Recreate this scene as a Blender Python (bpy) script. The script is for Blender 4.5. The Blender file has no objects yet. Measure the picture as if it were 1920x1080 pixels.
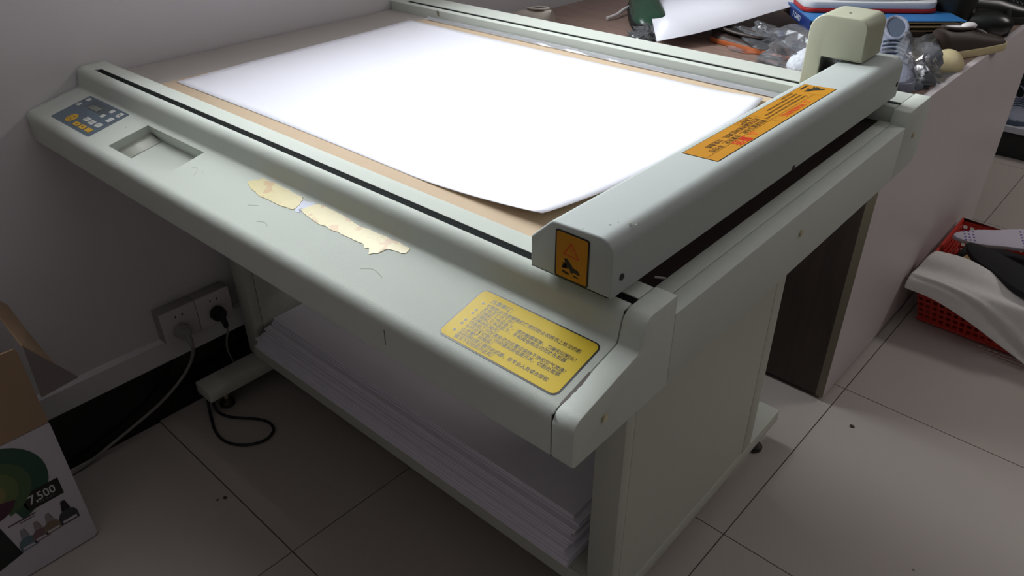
import bpy, bmesh, math, random
from mathutils import Vector, Matrix
random.seed(7)
S = bpy.context.scene
COL = S.collection

# ------------------------------------------------------------ camera, world, lights, exposure
cam_d = bpy.data.cameras.new('camera'); cam = bpy.data.objects.new('camera', cam_d); COL.objects.link(cam)
R = ((0.7519749806545718, 0.6591850309222305, -0.0029535533878245444),
     (-0.3475421735119371, 0.40026312146152443, 0.8479409597539654),
     (0.5601321862740573, -0.6366039024432192, 0.5300824514110134))
m = Matrix(R).transposed().to_4x4(); m.translation = Vector((1.53609959, -0.40772645, 1.22734352))
cam.matrix_world = m
cam_d.sensor_width = 36; cam_d.lens = 1424.0567 / 1920 * 36
cam_d.shift_x = -9.604 / 1920; cam_d.shift_y = -11.307 / 1920
cam_d.clip_start = 0.02
S.camera = cam
S.view_settings.view_transform = 'Standard'; S.view_settings.look = 'None'
S.view_settings.gamma = 1; S.view_settings.use_curve_mapping = False
S.view_settings.exposure = 0.0
W = bpy.data.worlds.new('world'); S.world = W; W.use_nodes = True
W.node_tree.nodes['Background'].inputs[0].default_value = (0.9, 0.93, 1.0, 1)
W.node_tree.nodes['Background'].inputs[1].default_value = 0.05
S.cycles.max_bounces = 8

def area(name, loc, target, sx, sy, power, color):
    l = bpy.data.lights.new(name, 'AREA'); l.shape = 'RECTANGLE'; l.size = sx; l.size_y = sy
    l.energy = power; l.color = color
    o = bpy.data.objects.new(name, l); COL.objects.link(o); o.location = loc
    o.rotation_euler = (Vector(target) - Vector(loc)).to_track_quat('-Z', 'Y').to_euler()
    return o
WY0, WY1, WZ0, WZ1 = -0.04, 1.36, 1.42, 2.36
area('window_daylight', (-0.11, (WY0 + WY1) / 2, (WZ0 + WZ1) / 2), (1, (WY0 + WY1) / 2, (WZ0 + WZ1) / 2), WY1 - WY0 - .06, WZ1 - WZ0 - .06, 70, (0.91, 0.955, 1.0))
area('ceiling_tube_light', (3.2, 3.4, 2.72), (3.2, 3.4, 0), 1.3, 0.5, 30, (1.0, 0.95, 0.93))

# ------------------------------------------------------------ helpers
def L2(c):  # srgb 0-255 -> linear
    return tuple(((v / 255) / 12.92 if v / 255 <= .04045 else ((v / 255 + .055) / 1.055) ** 2.4) for v in c)

def mat(name, rgb, rough=.5, metal=0., spec=.5, noise=0., nscale=20., bump=0., bscale=200., spots=None, sscale=60., sthr=.72, coat=0., alpha=1., trans=0., lin=False):
    M = bpy.data.materials.new(name); M.use_nodes = True
    nt = M.node_tree; n = nt.nodes; b = n['Principled BSDF']
    c = rgb if lin else L2(rgb)
    b.inputs['Base Color'].default_value = (*c, 1)
    b.inputs['Roughness'].default_value = rough; b.inputs['Metallic'].default_value = metal
    b.inputs['Specular IOR Level'].default_value = spec
    b.inputs['Coat Weight'].default_value = coat; b.inputs['Coat Roughness'].default_value = .08
    b.inputs['Alpha'].default_value = alpha; b.inputs['Transmission Weight'].default_value = trans
    tc = n.new('ShaderNodeTexCoord'); last = None
    if noise:
        t = n.new('ShaderNodeTexNoise'); t.inputs['Scale'].default_value = nscale; t.inputs['Detail'].default_value = 6
        nt.links.new(tc.outputs['Object'], t.inputs['Vector'])
        r = n.new('ShaderNodeMix'); r.data_type = 'RGBA'
        r.inputs[6].default_value = (*[v * (1 - noise) for v in c], 1); r.inputs[7].default_value = (*[min(1, v * (1 + noise)) for v in c], 1)
        nt.links.new(t.outputs['Fac'], r.inputs[0]); last = r.outputs[2]
    if spots:
        t = n.new('ShaderNodeTexNoise'); t.inputs['Scale'].default_value = sscale; t.inputs['Detail'].default_value = 3
        nt.links.new(tc.outputs['Object'], t.inputs['Vector'])
        cr = n.new('ShaderNodeMapRange'); cr.inputs[1].default_value = sthr; cr.inputs[2].default_value = sthr + .04
        nt.links.new(t.outputs['Fac'], cr.inputs[0])
        r = n.new('ShaderNodeMix'); r.data_type = 'RGBA'
        if last: nt.links.new(last, r.inputs[6])
        else: r.inputs[6].default_value = (*c, 1)
        r.inputs[7].default_value = (*L2(spots), 1)
        nt.links.new(cr.outputs[0], r.inputs[0]); last = r.outputs[2]
    if last: nt.links.new(last, b.inputs['Base Color'])
    if bump:
        t = n.new('ShaderNodeTexNoise'); t.inputs['Scale'].default_value = bscale; t.inputs['Detail'].default_value = 3
        nt.links.new(tc.outputs['Object'], t.inputs['Vector'])
        bp = n.new('ShaderNodeBump'); bp.inputs['Strength'].default_value = bump; bp.inputs['Distance'].default_value = .002
        nt.links.new(t.outputs['Fac'], bp.inputs['Height']); nt.links.new(bp.outputs[0], b.inputs['Normal'])
    return M

def wood(name, a, b_, scale=(1, 14, 14), rough=.35, nscale=3.):
    M = bpy.data.materials.new(name); M.use_nodes = True; nt = M.node_tree; n = nt.nodes; b = n['Principled BSDF']
    b.inputs['Roughness'].default_value = rough
    tc = n.new('ShaderNodeTexCoord'); mp = n.new('ShaderNodeMapping'); mp.inputs['Scale'].default_value = scale
    t = n.new('ShaderNodeTexNoise'); t.inputs['Scale'].default_value = nscale; t.inputs['Detail'].default_value = 8; t.inputs['Distortion'].default_value = .6
    cr = n.new('ShaderNodeValToRGB'); cr.color_ramp.elements[0].position = .3; cr.color_ramp.elements[1].position = .7
    cr.color_ramp.elements[0].color = (*L2(a), 1); cr.color_ramp.elements[1].color = (*L2(b_), 1)
    nt.links.new(tc.outputs['Object'], mp.inputs[0]); nt.links.new(mp.outputs[0], t.inputs['Vector'])
    nt.links.new(t.outputs['Fac'], cr.inputs[0]); nt.links.new(cr.outputs[0], b.inputs['Base Color'])
    return M

def tag(o, label=None, cat=None, group=None, kind=None):
    if label: o['label'] = label
    if cat: o['category'] = cat
    if group: o['group'] = group
    if kind: o['kind'] = kind
    return o

def thing(name, label, cat, loc=(0, 0, 0), rotz=0, group=None):
    o = bpy.data.objects.new(name, None); COL.objects.link(o); o.location = loc; o.rotation_euler = (0, 0, rotz)
    o.empty_display_size = .05
    return tag(o, label, cat, group)

def absloc(o):
    v = Vector((0, 0, 0))
    while o is not None: v += Vector(o.location); o = o.parent
    return v

def obj(name, bm, material, parent=None, smooth=False, world=True, kind=None, angle=35):
    """links one mesh object; world=True: geometry is in world coordinates, parents unrotated"""
    me = bpy.data.meshes.new(name)
    if parent is not None and world: bmesh.ops.translate(bm, verts=bm.verts, vec=-absloc(parent))
    bmesh.ops.recalc_face_normals(bm, faces=bm.faces)
    bm.to_mesh(me); bm.free()
    if smooth:
        for p in me.polygons: p.use_smooth = True
        if angle: me.set_sharp_from_angle(angle=math.radians(angle))
    for M in (material if isinstance(material, (list, tuple)) else [material]): me.materials.append(M)
    o = bpy.data.objects.new(name, me); COL.objects.link(o); o.parent = parent
    if kind: o['kind'] = kind
    return o

def box(bm, x0, x1, y0, y1, z0, z1, bev=0., seg=2):
    vs = [bm.verts.new((x, y, z)) for x in (x0, x1) for y in (y0, y1) for z in (z0, z1)]
    fs = [(0, 1, 3, 2), (4, 6, 7, 5), (0, 4, 5, 1), (2, 3, 7, 6), (0, 2, 6, 4), (1, 5, 7, 3)]
    F = [bm.faces.new([vs[i] for i in f]) for f in fs]
    if bev:
        es = list({e for f in F for e in f.edges})
        bmesh.ops.bevel(bm, geom=es, offset=bev, segments=seg, affect='EDGES', profile=.5)
    return bm
def B(*a, **k): return box(bmesh.new(), *a, **k)

def fillet(pts, n=6):
    """pts: (a, b, r) closed polygon -> rounded list"""
    out = []; N = len(pts)
    for i in range(N):
        p = Vector(pts[i][:2]); r = pts[i][2] if len(pts[i]) > 2 else 0
        if r <= 0: out.append((p.x, p.y)); continue
        a = (Vector(pts[i - 1][:2]) - p); b = (Vector(pts[(i + 1) % N][:2]) - p)
        la, lb = a.length, b.length; a.normalize(); b.normalize()
        ang = a.angle(b); d = min(r / math.tan(ang / 2), la * .49, lb * .49); rr = d * math.tan(ang / 2)
        c = p + (a + b).normalized() * (rr / math.sin(ang / 2))
        s = p + a * d - c; e = p + b * d - c; tot = s.angle(e); sg = 1 if (s.x * e.y - s.y * e.x) > 0 else -1
        for k in range(n + 1):
            t = sg * tot * k / n
            out.append((c.x + s.x * math.cos(t) - s.y * math.sin(t), c.y + s.x * math.sin(t) + s.y * math.cos(t)))
    return out

def prism(bm, prof, axis, a, b, bev=0., seg=2):
    """prof: 2-D closed outline; axis 0 -> (y,z) profile along x; 1 -> (x,z) along y; 2 -> (x,y) along z"""
    def P(u, v, w): return {0: (w, u, v), 1: (u, w, v), 2: (u, v, w)}[axis]
    A = [bm.verts.new(P(u, v, a)) for u, v in prof]; C = [bm.verts.new(P(u, v, b)) for u, v in prof]
    fa = bm.faces.new(A); fb = bm.faces.new(C[::-1]); n = len(prof)
    for i in range(n): bm.faces.new((A[i], C[i], C[(i + 1) % n], A[(i + 1) % n]))
    if bev:
        bmesh.ops.recalc_face_normals(bm, faces=bm.faces)
        bmesh.ops.bevel(bm, geom=list(set(fa.edges) | set(fb.edges)), offset=bev, segments=seg, affect='EDGES', profile=.5)
    return bm

def tube(bm, pts, r, seg=10, closed=False, r1=None):
    pts = [Vector(p) for p in pts]; n = len(pts); rings = []
    up = Vector((0, 0, 1)); prev = None
    for i, p in enumerate(pts):
        t = (pts[min(i + 1, n - 1)] - pts[max(i - 1, 0)]).normalized()
        if prev is None:
            a = t.cross(up) if abs(t.dot(up)) < .95 else t.cross(Vector((1, 0, 0)))
        else: a = prev - t * prev.dot(t)
        a.normalize(); prev = a; b = t.cross(a)
        rr = r + (r1 - r) * i / (n - 1) if r1 is not None else r
        rings.append([bm.verts.new(p + (a * math.cos(2 * math.pi * k / seg) + b * math.sin(2 * math.pi * k / seg)) * rr) for k in range(seg)])
    for i in range(n - 1):
        for k in range(seg): bm.faces.new((rings[i][k], rings[i][(k + 1) % seg], rings[i + 1][(k + 1) % seg], rings[i + 1][k]))
    bm.faces.new(rings[0][::-1]); bm.faces.new(rings[-1])
    return bm

def smooth_path(pts, n=8):
    P = [Vector(p) for p in pts]; out = []
    for i in range(len(P) - 1):
        p0 = P[max(i - 1, 0)]; p1 = P[i]; p2 = P[i + 1]; p3 = P[min(i + 2, len(P) - 1)]
        for k in range(n):
            t = k / n
            out.append(.5 * ((2 * p1) + (-p0 + p2) * t + (2 * p0 - 5 * p1 + 4 * p2 - p3) * t * t + (-p0 + 3 * p1 - 3 * p2 + p3) * t ** 3))
    out.append(P[-1]); return out

def cyl(bm, c, r, h, axis=(0, 0, 1), seg=24, bev=0, r2=None):
    q = Vector((0, 0, 1)).rotation_difference(Vector(axis)).to_matrix().to_4x4(); q.translation = Vector(c) + Vector(axis).normalized() * h / 2
    before = set(bm.edges)
    bmesh.ops.create_cone(bm, cap_ends=True, segments=seg, radius1=r, radius2=r if r2 is None else r2, depth=h, matrix=q)
    if bev:
        es = [e for e in bm.edges if e not in before and len(e.link_faces) == 2 and any(len(f.verts) > 4 for f in e.link_faces)]
        bmesh.ops.bevel(bm, geom=es, offset=bev, segments=2, affect='EDGES')
    return bm

def plate(bm, outline, O, U, V, th, lift=0.):
    """flat piece with outline in (u,v) on the plane O,U,V, thickness th along the normal"""
    U = Vector(U).normalized(); V = Vector(V).normalized(); N = U.cross(V).normalized(); O = Vector(O)
    A = [bm.verts.new(O + U * u + V * v + N * lift) for u, v in outline]
    C = [bm.verts.new(O + U * u + V * v + N * (lift + th)) for u, v in outline]
    n = len(outline); bm.faces.new(A[::-1]); bm.faces.new(C)
    for i in range(n): bm.faces.new((A[i], A[(i + 1) % n], C[(i + 1) % n], C[i]))
    return bm

def rrect(u0, v0, u1, v1, r): return fillet([(u0, v0, r), (u1, v0, r), (u1, v1, r), (u0, v1, r)], 5)

def text_bm(lines, O, U, V, lift, xscale=1.):
    """lines: (string, u, v, size[, align]) lettering lying on the plane; returns bmesh of flat print"""
    U = Vector(U).normalized(); V = Vector(V).normalized(); N = U.cross(V).normalized(); O = Vector(O)
    bm = bmesh.new(); objs = []
    for ln in lines:
        c = bpy.data.curves.new('t', 'FONT'); c.body = ln[0]; c.size = ln[3]; c.align_x = ln[4] if len(ln) > 4 else 'LEFT'
        c.resolution_u = 2; c.offset = ln[3] * .012
        o = bpy.data.objects.new('t', c); COL.objects.link(o); objs.append((o, ln))
    bpy.context.view_layer.update(); dg = bpy.context.evaluated_depsgraph_get()
    for o, ln in objs:
        me = bpy.data.meshes.new_from_object(o.evaluated_get(dg))
        xs = ln[5] if len(ln) > 5 else 1.
        for v in me.vertices: v.co = O + U * (ln[1] + v.co.x * xs) + V * (ln[2] + v.co.y) + N * lift
        bm.from_mesh(me); bpy.data.meshes.remove(me)
    for o, ln in objs:
        c = o.data; bpy.data.objects.remove(o); bpy.data.curves.remove(c)
    return bm

def boolean(o, cutters):
    for c in cutters:
        me = bpy.data.meshes.new('c'); bmesh.ops.recalc_face_normals(c, faces=c.faces)
        bmesh.ops.translate(c, verts=c.verts, vec=-absloc(o.parent)); c.to_mesh(me); c.free()
        co = bpy.data.objects.new('c', me); COL.objects.link(co); co.parent = o.parent
        md = o.modifiers.new('b', 'BOOLEAN'); md.object = co; md.operation = 'DIFFERENCE'; md.solver = 'EXACT'
        bpy.context.view_layer.update(); dg = bpy.context.evaluated_depsgraph_get()
        nm = bpy.data.meshes.new_from_object(o.evaluated_get(dg))
        o.modifiers.clear(); old = o.data; o.data = nm; nm.name = o.name
        bpy.data.meshes.remove(old); bpy.data.objects.remove(co); bpy.data.meshes.remove(me)
    for p in o.data.polygons: p.use_smooth = True
    o.data.set_sharp_from_angle(angle=math.radians(35))
    return o

# ------------------------------------------------------------ materials
paint = mat('cutter_paint', (203, 209, 199), .7, spec=.14, noise=.035, nscale=9, bump=.10, bscale=900)
paint2 = mat('cutter_paint_clean', (180, 187, 182), .65, spec=.2, bump=.06, bscale=900)
paint_d = mat('stand_paint', (190, 192, 180), .5, noise=.03)
head_m = mat('head_paint', (180, 182, 158), .5, bump=.05, bscale=700)
black_m = mat('black_rubber', (22, 22, 22), .6)
belt_m = mat('black_belt', (20, 24, 22), .85, spec=.1, bump=.3, bscale=500)
wallm = mat('wall_plaster', (214, 209, 210), .85, noise=.02, nscale=4, bump=.1, bscale=60)
basem = mat('black_baseboard', (14, 13, 13), .22, noise=.2, nscale=30)
tilem = mat('floor_tile', (176, 168, 160), .33, noise=.03, nscale=5, spots=(70, 60, 52), sscale=34, sthr=.765)
grout = mat('dark_grout', (72, 64, 58), .9)
paperm = mat('coated_paper', (242, 243, 250), .3, spec=.4)
stackm = mat('paper_edges', (240, 236, 246), .7)
matm = mat('tan_cutting_mat', (194, 174, 148), .8, spec=.1, noise=.06, nscale=25, bump=.15, bscale=120)
bedm = mat('dark_brown_board', (46, 30, 26), .5, noise=.25, nscale=12)
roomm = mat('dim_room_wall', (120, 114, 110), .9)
greyst = mat('grey_bed_metal', (168, 163, 156), .5, noise=.04, nscale=7)
deckw = wood('desk_top_wood', (118, 96, 86), (150, 126, 113), scale=(3, 30, 30), rough=.38)
darkw = wood('dark_side_wood', (48, 39, 35), (66, 54, 47), scale=(14, 14, 1.2), rough=.5)
whitep = mat('white_laminate', (206, 198, 198), .42, noise=.015, nscale=6)
yel = mat('yellow_label', (204, 176, 34), .5, spec=.25, noise=.03, nscale=30, coat=.05)
ora = mat('orange_label', (188, 130, 26), .5, spec=.25, noise=.04, nscale=40)
ink = mat('black_ink', (24, 22, 20), .35)
redink = mat('red_ink', (205, 40, 22), .4)
oraink = mat('orange_ink', (222, 98, 22), .4)
fine = mat('brown_line_ink', (140, 96, 20), .4)
tapem = mat('yellowed_tape_residue', (213, 200, 142), .38, noise=.09, nscale=70, spots=(206, 172, 122), sscale=45, sthr=.60)
tapew = mat('peeled_paint', (202, 206, 222), .5)
kp_blue = mat('keypad_blue', (92, 108, 120), .35, noise=.05, nscale=60)
kp_lcd = mat('keypad_display', (120, 128, 118), .2, noise=.08, nscale=200)
kp_white = mat('keypad_white', (208, 212, 205), .4)
kp_yellow = mat('keypad_yellow', (214, 170, 48), .4)
brass = mat('bolt_metal', (196, 190, 160), .35, metal=.6)
rubber = mat('brown_rubber_foot', (50, 44, 38), .5)
plugw = mat('grey_plug', (150, 148, 142), .5)
cablew = mat('grey_cable', (128, 124, 120), .5)
sockm = mat('socket_plate', (196, 188, 190), .35)
sockb = mat('socket_box', (150, 145, 142), .5)
card = mat('brown_cardboard', (156, 130, 102), .85, noise=.05, nscale=40)
cardd = mat('grey_cardboard', (120, 112, 108), .85)
printw = mat('printed_white_card', (196, 190, 196), .5)
greens = [mat('print_green_%d' % i, c, .5) for i, c in enumerate([(40, 76, 58), (66, 92, 54), (90, 106, 58), (122, 116, 70)])]
purple = mat('print_purple', (70, 34, 52), .5)
redb = mat('red_basket', (196, 52, 40), .4)
felt = mat('grey_white_felt', (222, 220, 214), .95, noise=.05, nscale=60, bump=.4, bscale=400)
solew = mat('white_foam_sole', (206, 200, 212), .8, bump=.3, bscale=500)
dotm = mat('purple_dots', (104, 96, 168), .6)
blackf = mat('black_foam', (26, 26, 28), .8, bump=.3, bscale=400)
tanf = mat('tan_cardboard', (176, 146, 100), .8)
greenl = mat('green_leather', (44, 74, 58), .25, noise=.1, nscale=20)
greyk = mat('grey_knit', (124, 128, 142), .85, noise=.15, nscale=60, bump=.6, bscale=260)
greykd = mat('slate_knit', (66, 78, 94), .85, bump=.5, bscale=260)
whitek = mat('white_knit', (205, 210, 216), .85, noise=.35, nscale=130, bump=1., bscale=160)
brownl = mat('dark_brown_leather', (58, 46, 40), .5)
cream = mat('cream_rubber', (206, 192, 148), .5)
beigel = mat('beige_leather', (176, 166, 154), .6, noise=.1, nscale=25)
rusty = mat('orange_brown_rubber', (176, 92, 46), .45, noise=.1, nscale=30)
bootm = mat('black_leather', (20, 24, 22), .3)
bluem = mat('blue_card', (52, 116, 176), .35, noise=.06, nscale=12)
navym = mat('navy_card', (22, 44, 104), .4)
kraft = mat('kraft_card', (160, 142, 112), .7)
whitel = mat('white_leather', (214, 216, 218), .45)
redr = mat('red_rubber', (170, 36, 34), .4)
whiteb = mat('white_shelf_board', (176, 178, 184), .5)
blackp = mat('black_panel', (22, 24, 24), .6)
lace = mat('white_lace', (220, 216, 214), .7)

def film_mat(name, tint, a, rough=.12, bump=.6, bscale=40):
    M = bpy.data.materials.new(name); M.use_nodes = True; nt = M.node_tree; n = nt.nodes; n.remove(n['Principled BSDF'])
    out = n['Material Output']; tr = n.new('ShaderNodeBsdfTransparent'); gl = n.new('ShaderNodeBsdfGlossy'); df = n.new('ShaderNodeBsdfDiffuse')
    tr.inputs[0].default_value = (.93, .94, .95, 1); gl.inputs['Roughness'].default_value = rough
    gl.inputs[0].default_value = (.8, .82, .85, 1); df.inputs[0].default_value = (*L2(tint), 1)
    fr = n.new('ShaderNodeFresnel'); fr.inputs[0].default_value = 1.5
    m1 = n.new('ShaderNodeMixShader'); m2 = n.new('ShaderNodeMixShader'); m1.inputs[0].default_value = a
    nt.links.new(tr.outputs[0], m1.inputs[1]); nt.links.new(df.outputs[0], m1.inputs[2])
    nt.links.new(fr.outputs[0], m2.inputs[0]); nt.links.new(m1.outputs[0], m2.inputs[1]); nt.links.new(gl.outputs[0], m2.inputs[2])
    nt.links.new(m2.outputs[0], out.inputs[0])
    tc = n.new('ShaderNodeTexCoord'); t = n.new('ShaderNodeTexNoise'); t.inputs['Scale'].default_value = bscale; t.inputs['Detail'].default_value = 4
    bp = n.new('ShaderNodeBump'); bp.inputs['Strength'].default_value = bump; bp.inputs['Distance'].default_value = .006
    nt.links.new(tc.outputs['Object'], t.inputs[0]); nt.links.new(t.outputs['Fac'], bp.inputs['Height'])
    for s in (gl, df): nt.links.new(bp.outputs[0], s.inputs['Normal'])
    nt.links.new(bp.outputs[0], fr.inputs['Normal'])
    return M
bagm = film_mat('clear_plastic_bag', (206, 210, 214), .17, .16, .35)
filmm = film_mat('clear_plastic_film', (206, 208, 212), .5, .1, .5, 22)

# ------------------------------------------------------------ the room
YAW = 0.0191
def F(x, y): return (x + YAW * (y - .5), y - YAW * (x - 1.2))     # the floor grid and the cabinet stand a degree off the cutter
floor = obj('floor', B(-.2, 6, -3, 7, -.06, -.0025), grout); tag(floor, kind='structure')
x_ = [.5706 + .6 * i for i in range(-1, 8)]; y_ = [.0233 + .6 * j for j in range(-5, 10)]
for i in range(len(x_) - 1):
    for j in range(len(y_) - 1):
        a, b, c, d = x_[i] + .0012, x_[i + 1] - .0012, y_[j] + .0012, y_[j + 1] - .0012
        a = max(a, .004 - YAW * (c - .5) if i == 0 else a)
        bm = bmesh.new(); q = [F(a, c), F(b, c), F(b, d), F(a, d)]
        if i == 0: q[0] = (max(q[0][0], .001), q[0][1]); q[3] = (max(q[3][0], .001), q[3][1])
        prism(bm, q, 2, -.012, 0.0)
        obj('floor_tile', bm, tilem, floor)
# left wall with the window the daylight comes through (above the frame)
bm = bmesh.new()
box(bm, -.14, 0, -3, 7, -.05, WZ0); box(bm, -.14, 0, -3, WY0, WZ0, 2.8); box(bm, -.14, 0, WY1, 7, WZ0, 2.8); box(bm, -.14, 0, WY0, WY1, WZ1, 2.8)
tag(obj('wall_left', bm, wallm), kind='structure')
wf = bm = bmesh.new()
box(bm, -.10, -.05, WY0, WY0 + .045, WZ0, WZ1); box(bm, -.10, -.05, WY1 - .045, WY1, WZ0, WZ1)
box(bm, -.10, -.05, WY0, WY1, WZ0, WZ0 + .045); box(bm, -.10, -.05, WY0, WY1, WZ1 - .045, WZ1)
box(bm, -.09, -.05, WY0 + .45, WY0 + .48, WZ0, WZ1); box(bm, -.09, -.05, WY0 + .92, WY0 + .95, WZ0, WZ1); box(bm, -.09, -.05, WY0, WY1, WZ0 + .45, WZ0 + .48)
tag(obj('window_1', bm, whitep), kind='structure')
tag(obj('ceiling', B(-.2, 6, -3, 7, 2.8, 2.86), wallm), kind='structure')
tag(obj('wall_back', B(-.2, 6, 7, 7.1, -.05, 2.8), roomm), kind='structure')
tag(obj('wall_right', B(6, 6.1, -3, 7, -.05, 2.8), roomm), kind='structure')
tag(obj('wall_front', B(-.2, 6, -3.1, -3, -.05, 2.8), wallm), kind='structure')
tag(obj('baseboard_left', B(.0, .011, -3, 3.2, 0.0, .145, bev=.002), basem), kind='structure')
tag(obj('trim_1', prism(bmesh.new(), [(0, .145), (.013, .145), (.013, .198), (.006, .205), (0, .205)], 1, -3, 3.2), wallm), kind='structure')

# ------------------------------------------------------------ flatbed cutter
cut = thing('flatbed_cutter', 'pale grey-green flatbed sample cutter on an open stand against the wall', 'cutting machine', (0.62, .5, 0))
XL, XS, XR = .006, 1.2175, 1.244
ZT = .823
prof = fillet([(.0, .711, .004), (.0, .7638, .016), (.0993, .7876, .006), (.1065, ZT, .016), (.160, ZT, .001), (.160, .711, 0)], 8)
bm = prism(bmesh.new(), prof, 0, XL, XS, bev=.0008)
con = obj('front_console', bm, paint, cut, smooth=True)
SL = .23995                                       # slope of the console's upper face
def cz(y): return .7876 + SL * (y - .0993)
U_, V_ = Vector((1, 0, 0)), Vector((0, 1, SL)).normalized()
def cp(x, y, lift=0.): return Vector((x, y, cz(y))) + Vector((0, -SL, 1)).normalized() * lift
bc = bmesh.new()                                   # tray pocket
for z0, z1 in ((-.022, .02),):
    q = [(.286, .0225), (.467, .0225), (.467, .0905), (.290, .0905)]
    lo = [bc.verts.new(cp(x, y, z0)) for x, y in q]; hi = [bc.verts.new(cp(x, y, z1)) for x, y in q]
    bc.faces.new(lo[::-1]); bc.faces.new(hi)
    for i in range(4): bc.faces.new((lo[i], lo[(i + 1) % 4], hi[(i + 1) % 4], hi[i]))
boolean(con, [bc, B(.045, XS + .01, .1205, .1325, .805, .85)])
obj('belt', B(.047, XS, .1206, .1324, .806, .8218), belt_m, cut)
# curved piece lying in the tray pocket's left end
bm = bmesh.new(); n = 10; rows = []
for k in range(n + 1):
    t = k / n; x = .2865 + .030 * t; h = -.0125 - .0090 * t ** .6
    rows.append([bm.verts.new(cp(x, .026 + (.0 if k else 0), h)), bm.verts.new(cp(x + .004, .088, h - .0))])
for k in range(n): bm.faces.new((rows[k][0], rows[k][1], rows[k + 1][1], rows[k + 1][0]))
pk = obj('tray_liner', bm, paint_d, cut, smooth=True); md = pk.modifiers.new('s', 'SOLIDIFY'); md.thickness = .0008
# right end cap, a separate moulding with a worn seam
capp = fillet([(-.0006, .7105, .006), (-.0006, .7645, .016), (.0993, .7882, .004), (.1065, ZT + .0004, .015), (.1625, ZT + .0004, .002), (.1625, .7105, 0)], 8)
obj('end_cap', prism(bmesh.new(), capp, 0, XS + .0012, XR, bev=.0014), paint, cut, smooth=True)
bm = bmesh.new(); random.seed(3)
ys = [.0125 + .0445 * k / 16 for k in range(17)]
L_ = [(XS - .0003, y) for y in ys]; R_ = [(XS + .0012 + .0026 * (math.sin(math.pi * k / 16) ** .5) * random.uniform(.55, 1), y) for k, y in enumerate(ys)]
o2 = L_ + R_[::-1]
A = [bm.verts.new(cp(x, y, .0009)) for x, y in o2]; C = [bm.verts.new(cp(x, y, -.001)) for x, y in o2]
for i in range(16): bm.faces.new((A[i], A[i + 1], A[32 - i], A[33 - i]))
obj('worn_seam', bm, mat('bare_seam_metal', (84, 74, 68), .6), cut)
bm = bmesh.new(); box(bm, XS, XS + .0012, .001, .16, .712, .7635); box(bm, XS, XS + .0012, .008, .16, .75, .7655); box(bm, XS, XS + .0012, .108, .16, .76, .8205)
obj('seam_gap', bm, black_m, cut)
# rear rail
rr = fillet([(.8615, .711, 0), (.8615, ZT, .002), (.953, ZT, .005), (.958, .711, 0)], 4)
rail = obj('rear_rail', prism(bmesh.new(), rr, 0, XL, XS, bev=.0006), paint, cut, smooth=True)
boolean(rail, [B(.045, XS + .01, .8772, .8898, .803, .85)])
obj('belt', B(.047, XS, .8774, .8896, .804, .8218), belt_m, cut)
rc = fillet([(.846, .7105, 0), (.846, .799, .001), (.851, ZT + .0004, .003), (.955, ZT + .0004, .004), (.9605, .80, .004), (.9625, .727, .008), (.945, .7105, .004)], 5)
obj('end_cap', prism(bmesh.new(), rc, 0, XS + .0012, XR, bev=.0014), paint, cut, smooth=True)
# left end caps by the wall
obj('end_cap', prism(bmesh.new(), [(u, v + .0003) for u, v in capp], 0, .002, .0058, bev=.001), paint, cut, smooth=True)
# bed and beams
obj('bed_board', B(.148, 1.1995, .1605, .861, .781, .797, bev=.001), bedm, cut)
obj('bed_end_panel', B(.006, .1475, .1605, .861, .781, .8015, bev=.001), greyst, cut)
obj('bed_frame', B(.006, 1.1995, .1605, .861, .715, .7808), paint_d, cut)
bm = bmesh.new(); box(bm, 1.2215, XR, .1628, .8455, .711, .8005, bev=.0012)
obj('side_beam', bm, paint, cut, smooth=True)
obj('side_beam_strip', B(1.2002, 1.2208, .1608, .855, .711, .8002, bev=.0006), paint, cut, smooth=True)
for y, z in ((.0467, .7440), (.4711, .7662), (.9013, .7724)):
    bm = cyl(bmesh.new(), (XR - .001, y, z), .0048, .0032, (1, 0, 0), 20, .0008); obj('bolt_head', bm, brass, cut, smooth=True)
# warning label on console (yellow, black border, rounded)
lo = cp(1.0515, .0165); LW, LH = .1575, .0755
obj('label_border', plate(bmesh.new(), rrect(0, 0, LW, LH, .008), lo, U_, V_, .0003, .0001), ink, cut)
ylab = obj('warning_label', plate(bmesh.new(), rrect(.0017, .0017, LW - .0017, LH - .0017, .0066), lo, U_, V_, .0003, .0003), yel, cut)
fs = .00565
T = ['切割机必须连接随机使用的符合说明书上标注的额', '定电压才可工作！', '切割机工作状态下，请勿触摸尾架、刀架和切割头！', '切割机工作状态下，手和其他物品切勿放在机器',
     '的移动区域内！', '切割机工作环境及周边位置应保持干净和空气流通！', '长时间不切割工作时请关闭电源开关，切割台面禁', '止放置任何物件！',
     '未经授权禁止操作此机器，非专业人员或未授权', '情况下切勿拆开此机！']
lines = [('注意事项：', .0205, LH - .0135, .0068)]
for i, t in enumerate(T):
    lines.append((t, .0205, LH - .0205 - .0056 * i, fs, 'LEFT', 1.0))
lb = text_bm(lines, lo, U_, V_, .00068)
for i in (0, 2, 3, 5, 6, 8):
    u, v = .0150, LH - .0185 - .0056 * i; d = .0021
    f = [Vector(lo) + U_ * (u + a) + V_ * (v + b) + U_.cross(V_) * .00068 for a, b in ((-d, 0), (0, -d), (d, 0), (0, d))]
    lb.faces.new([lb.verts.new(p) for p in f])
obj('lettering', lb, ink, ylab)
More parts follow.
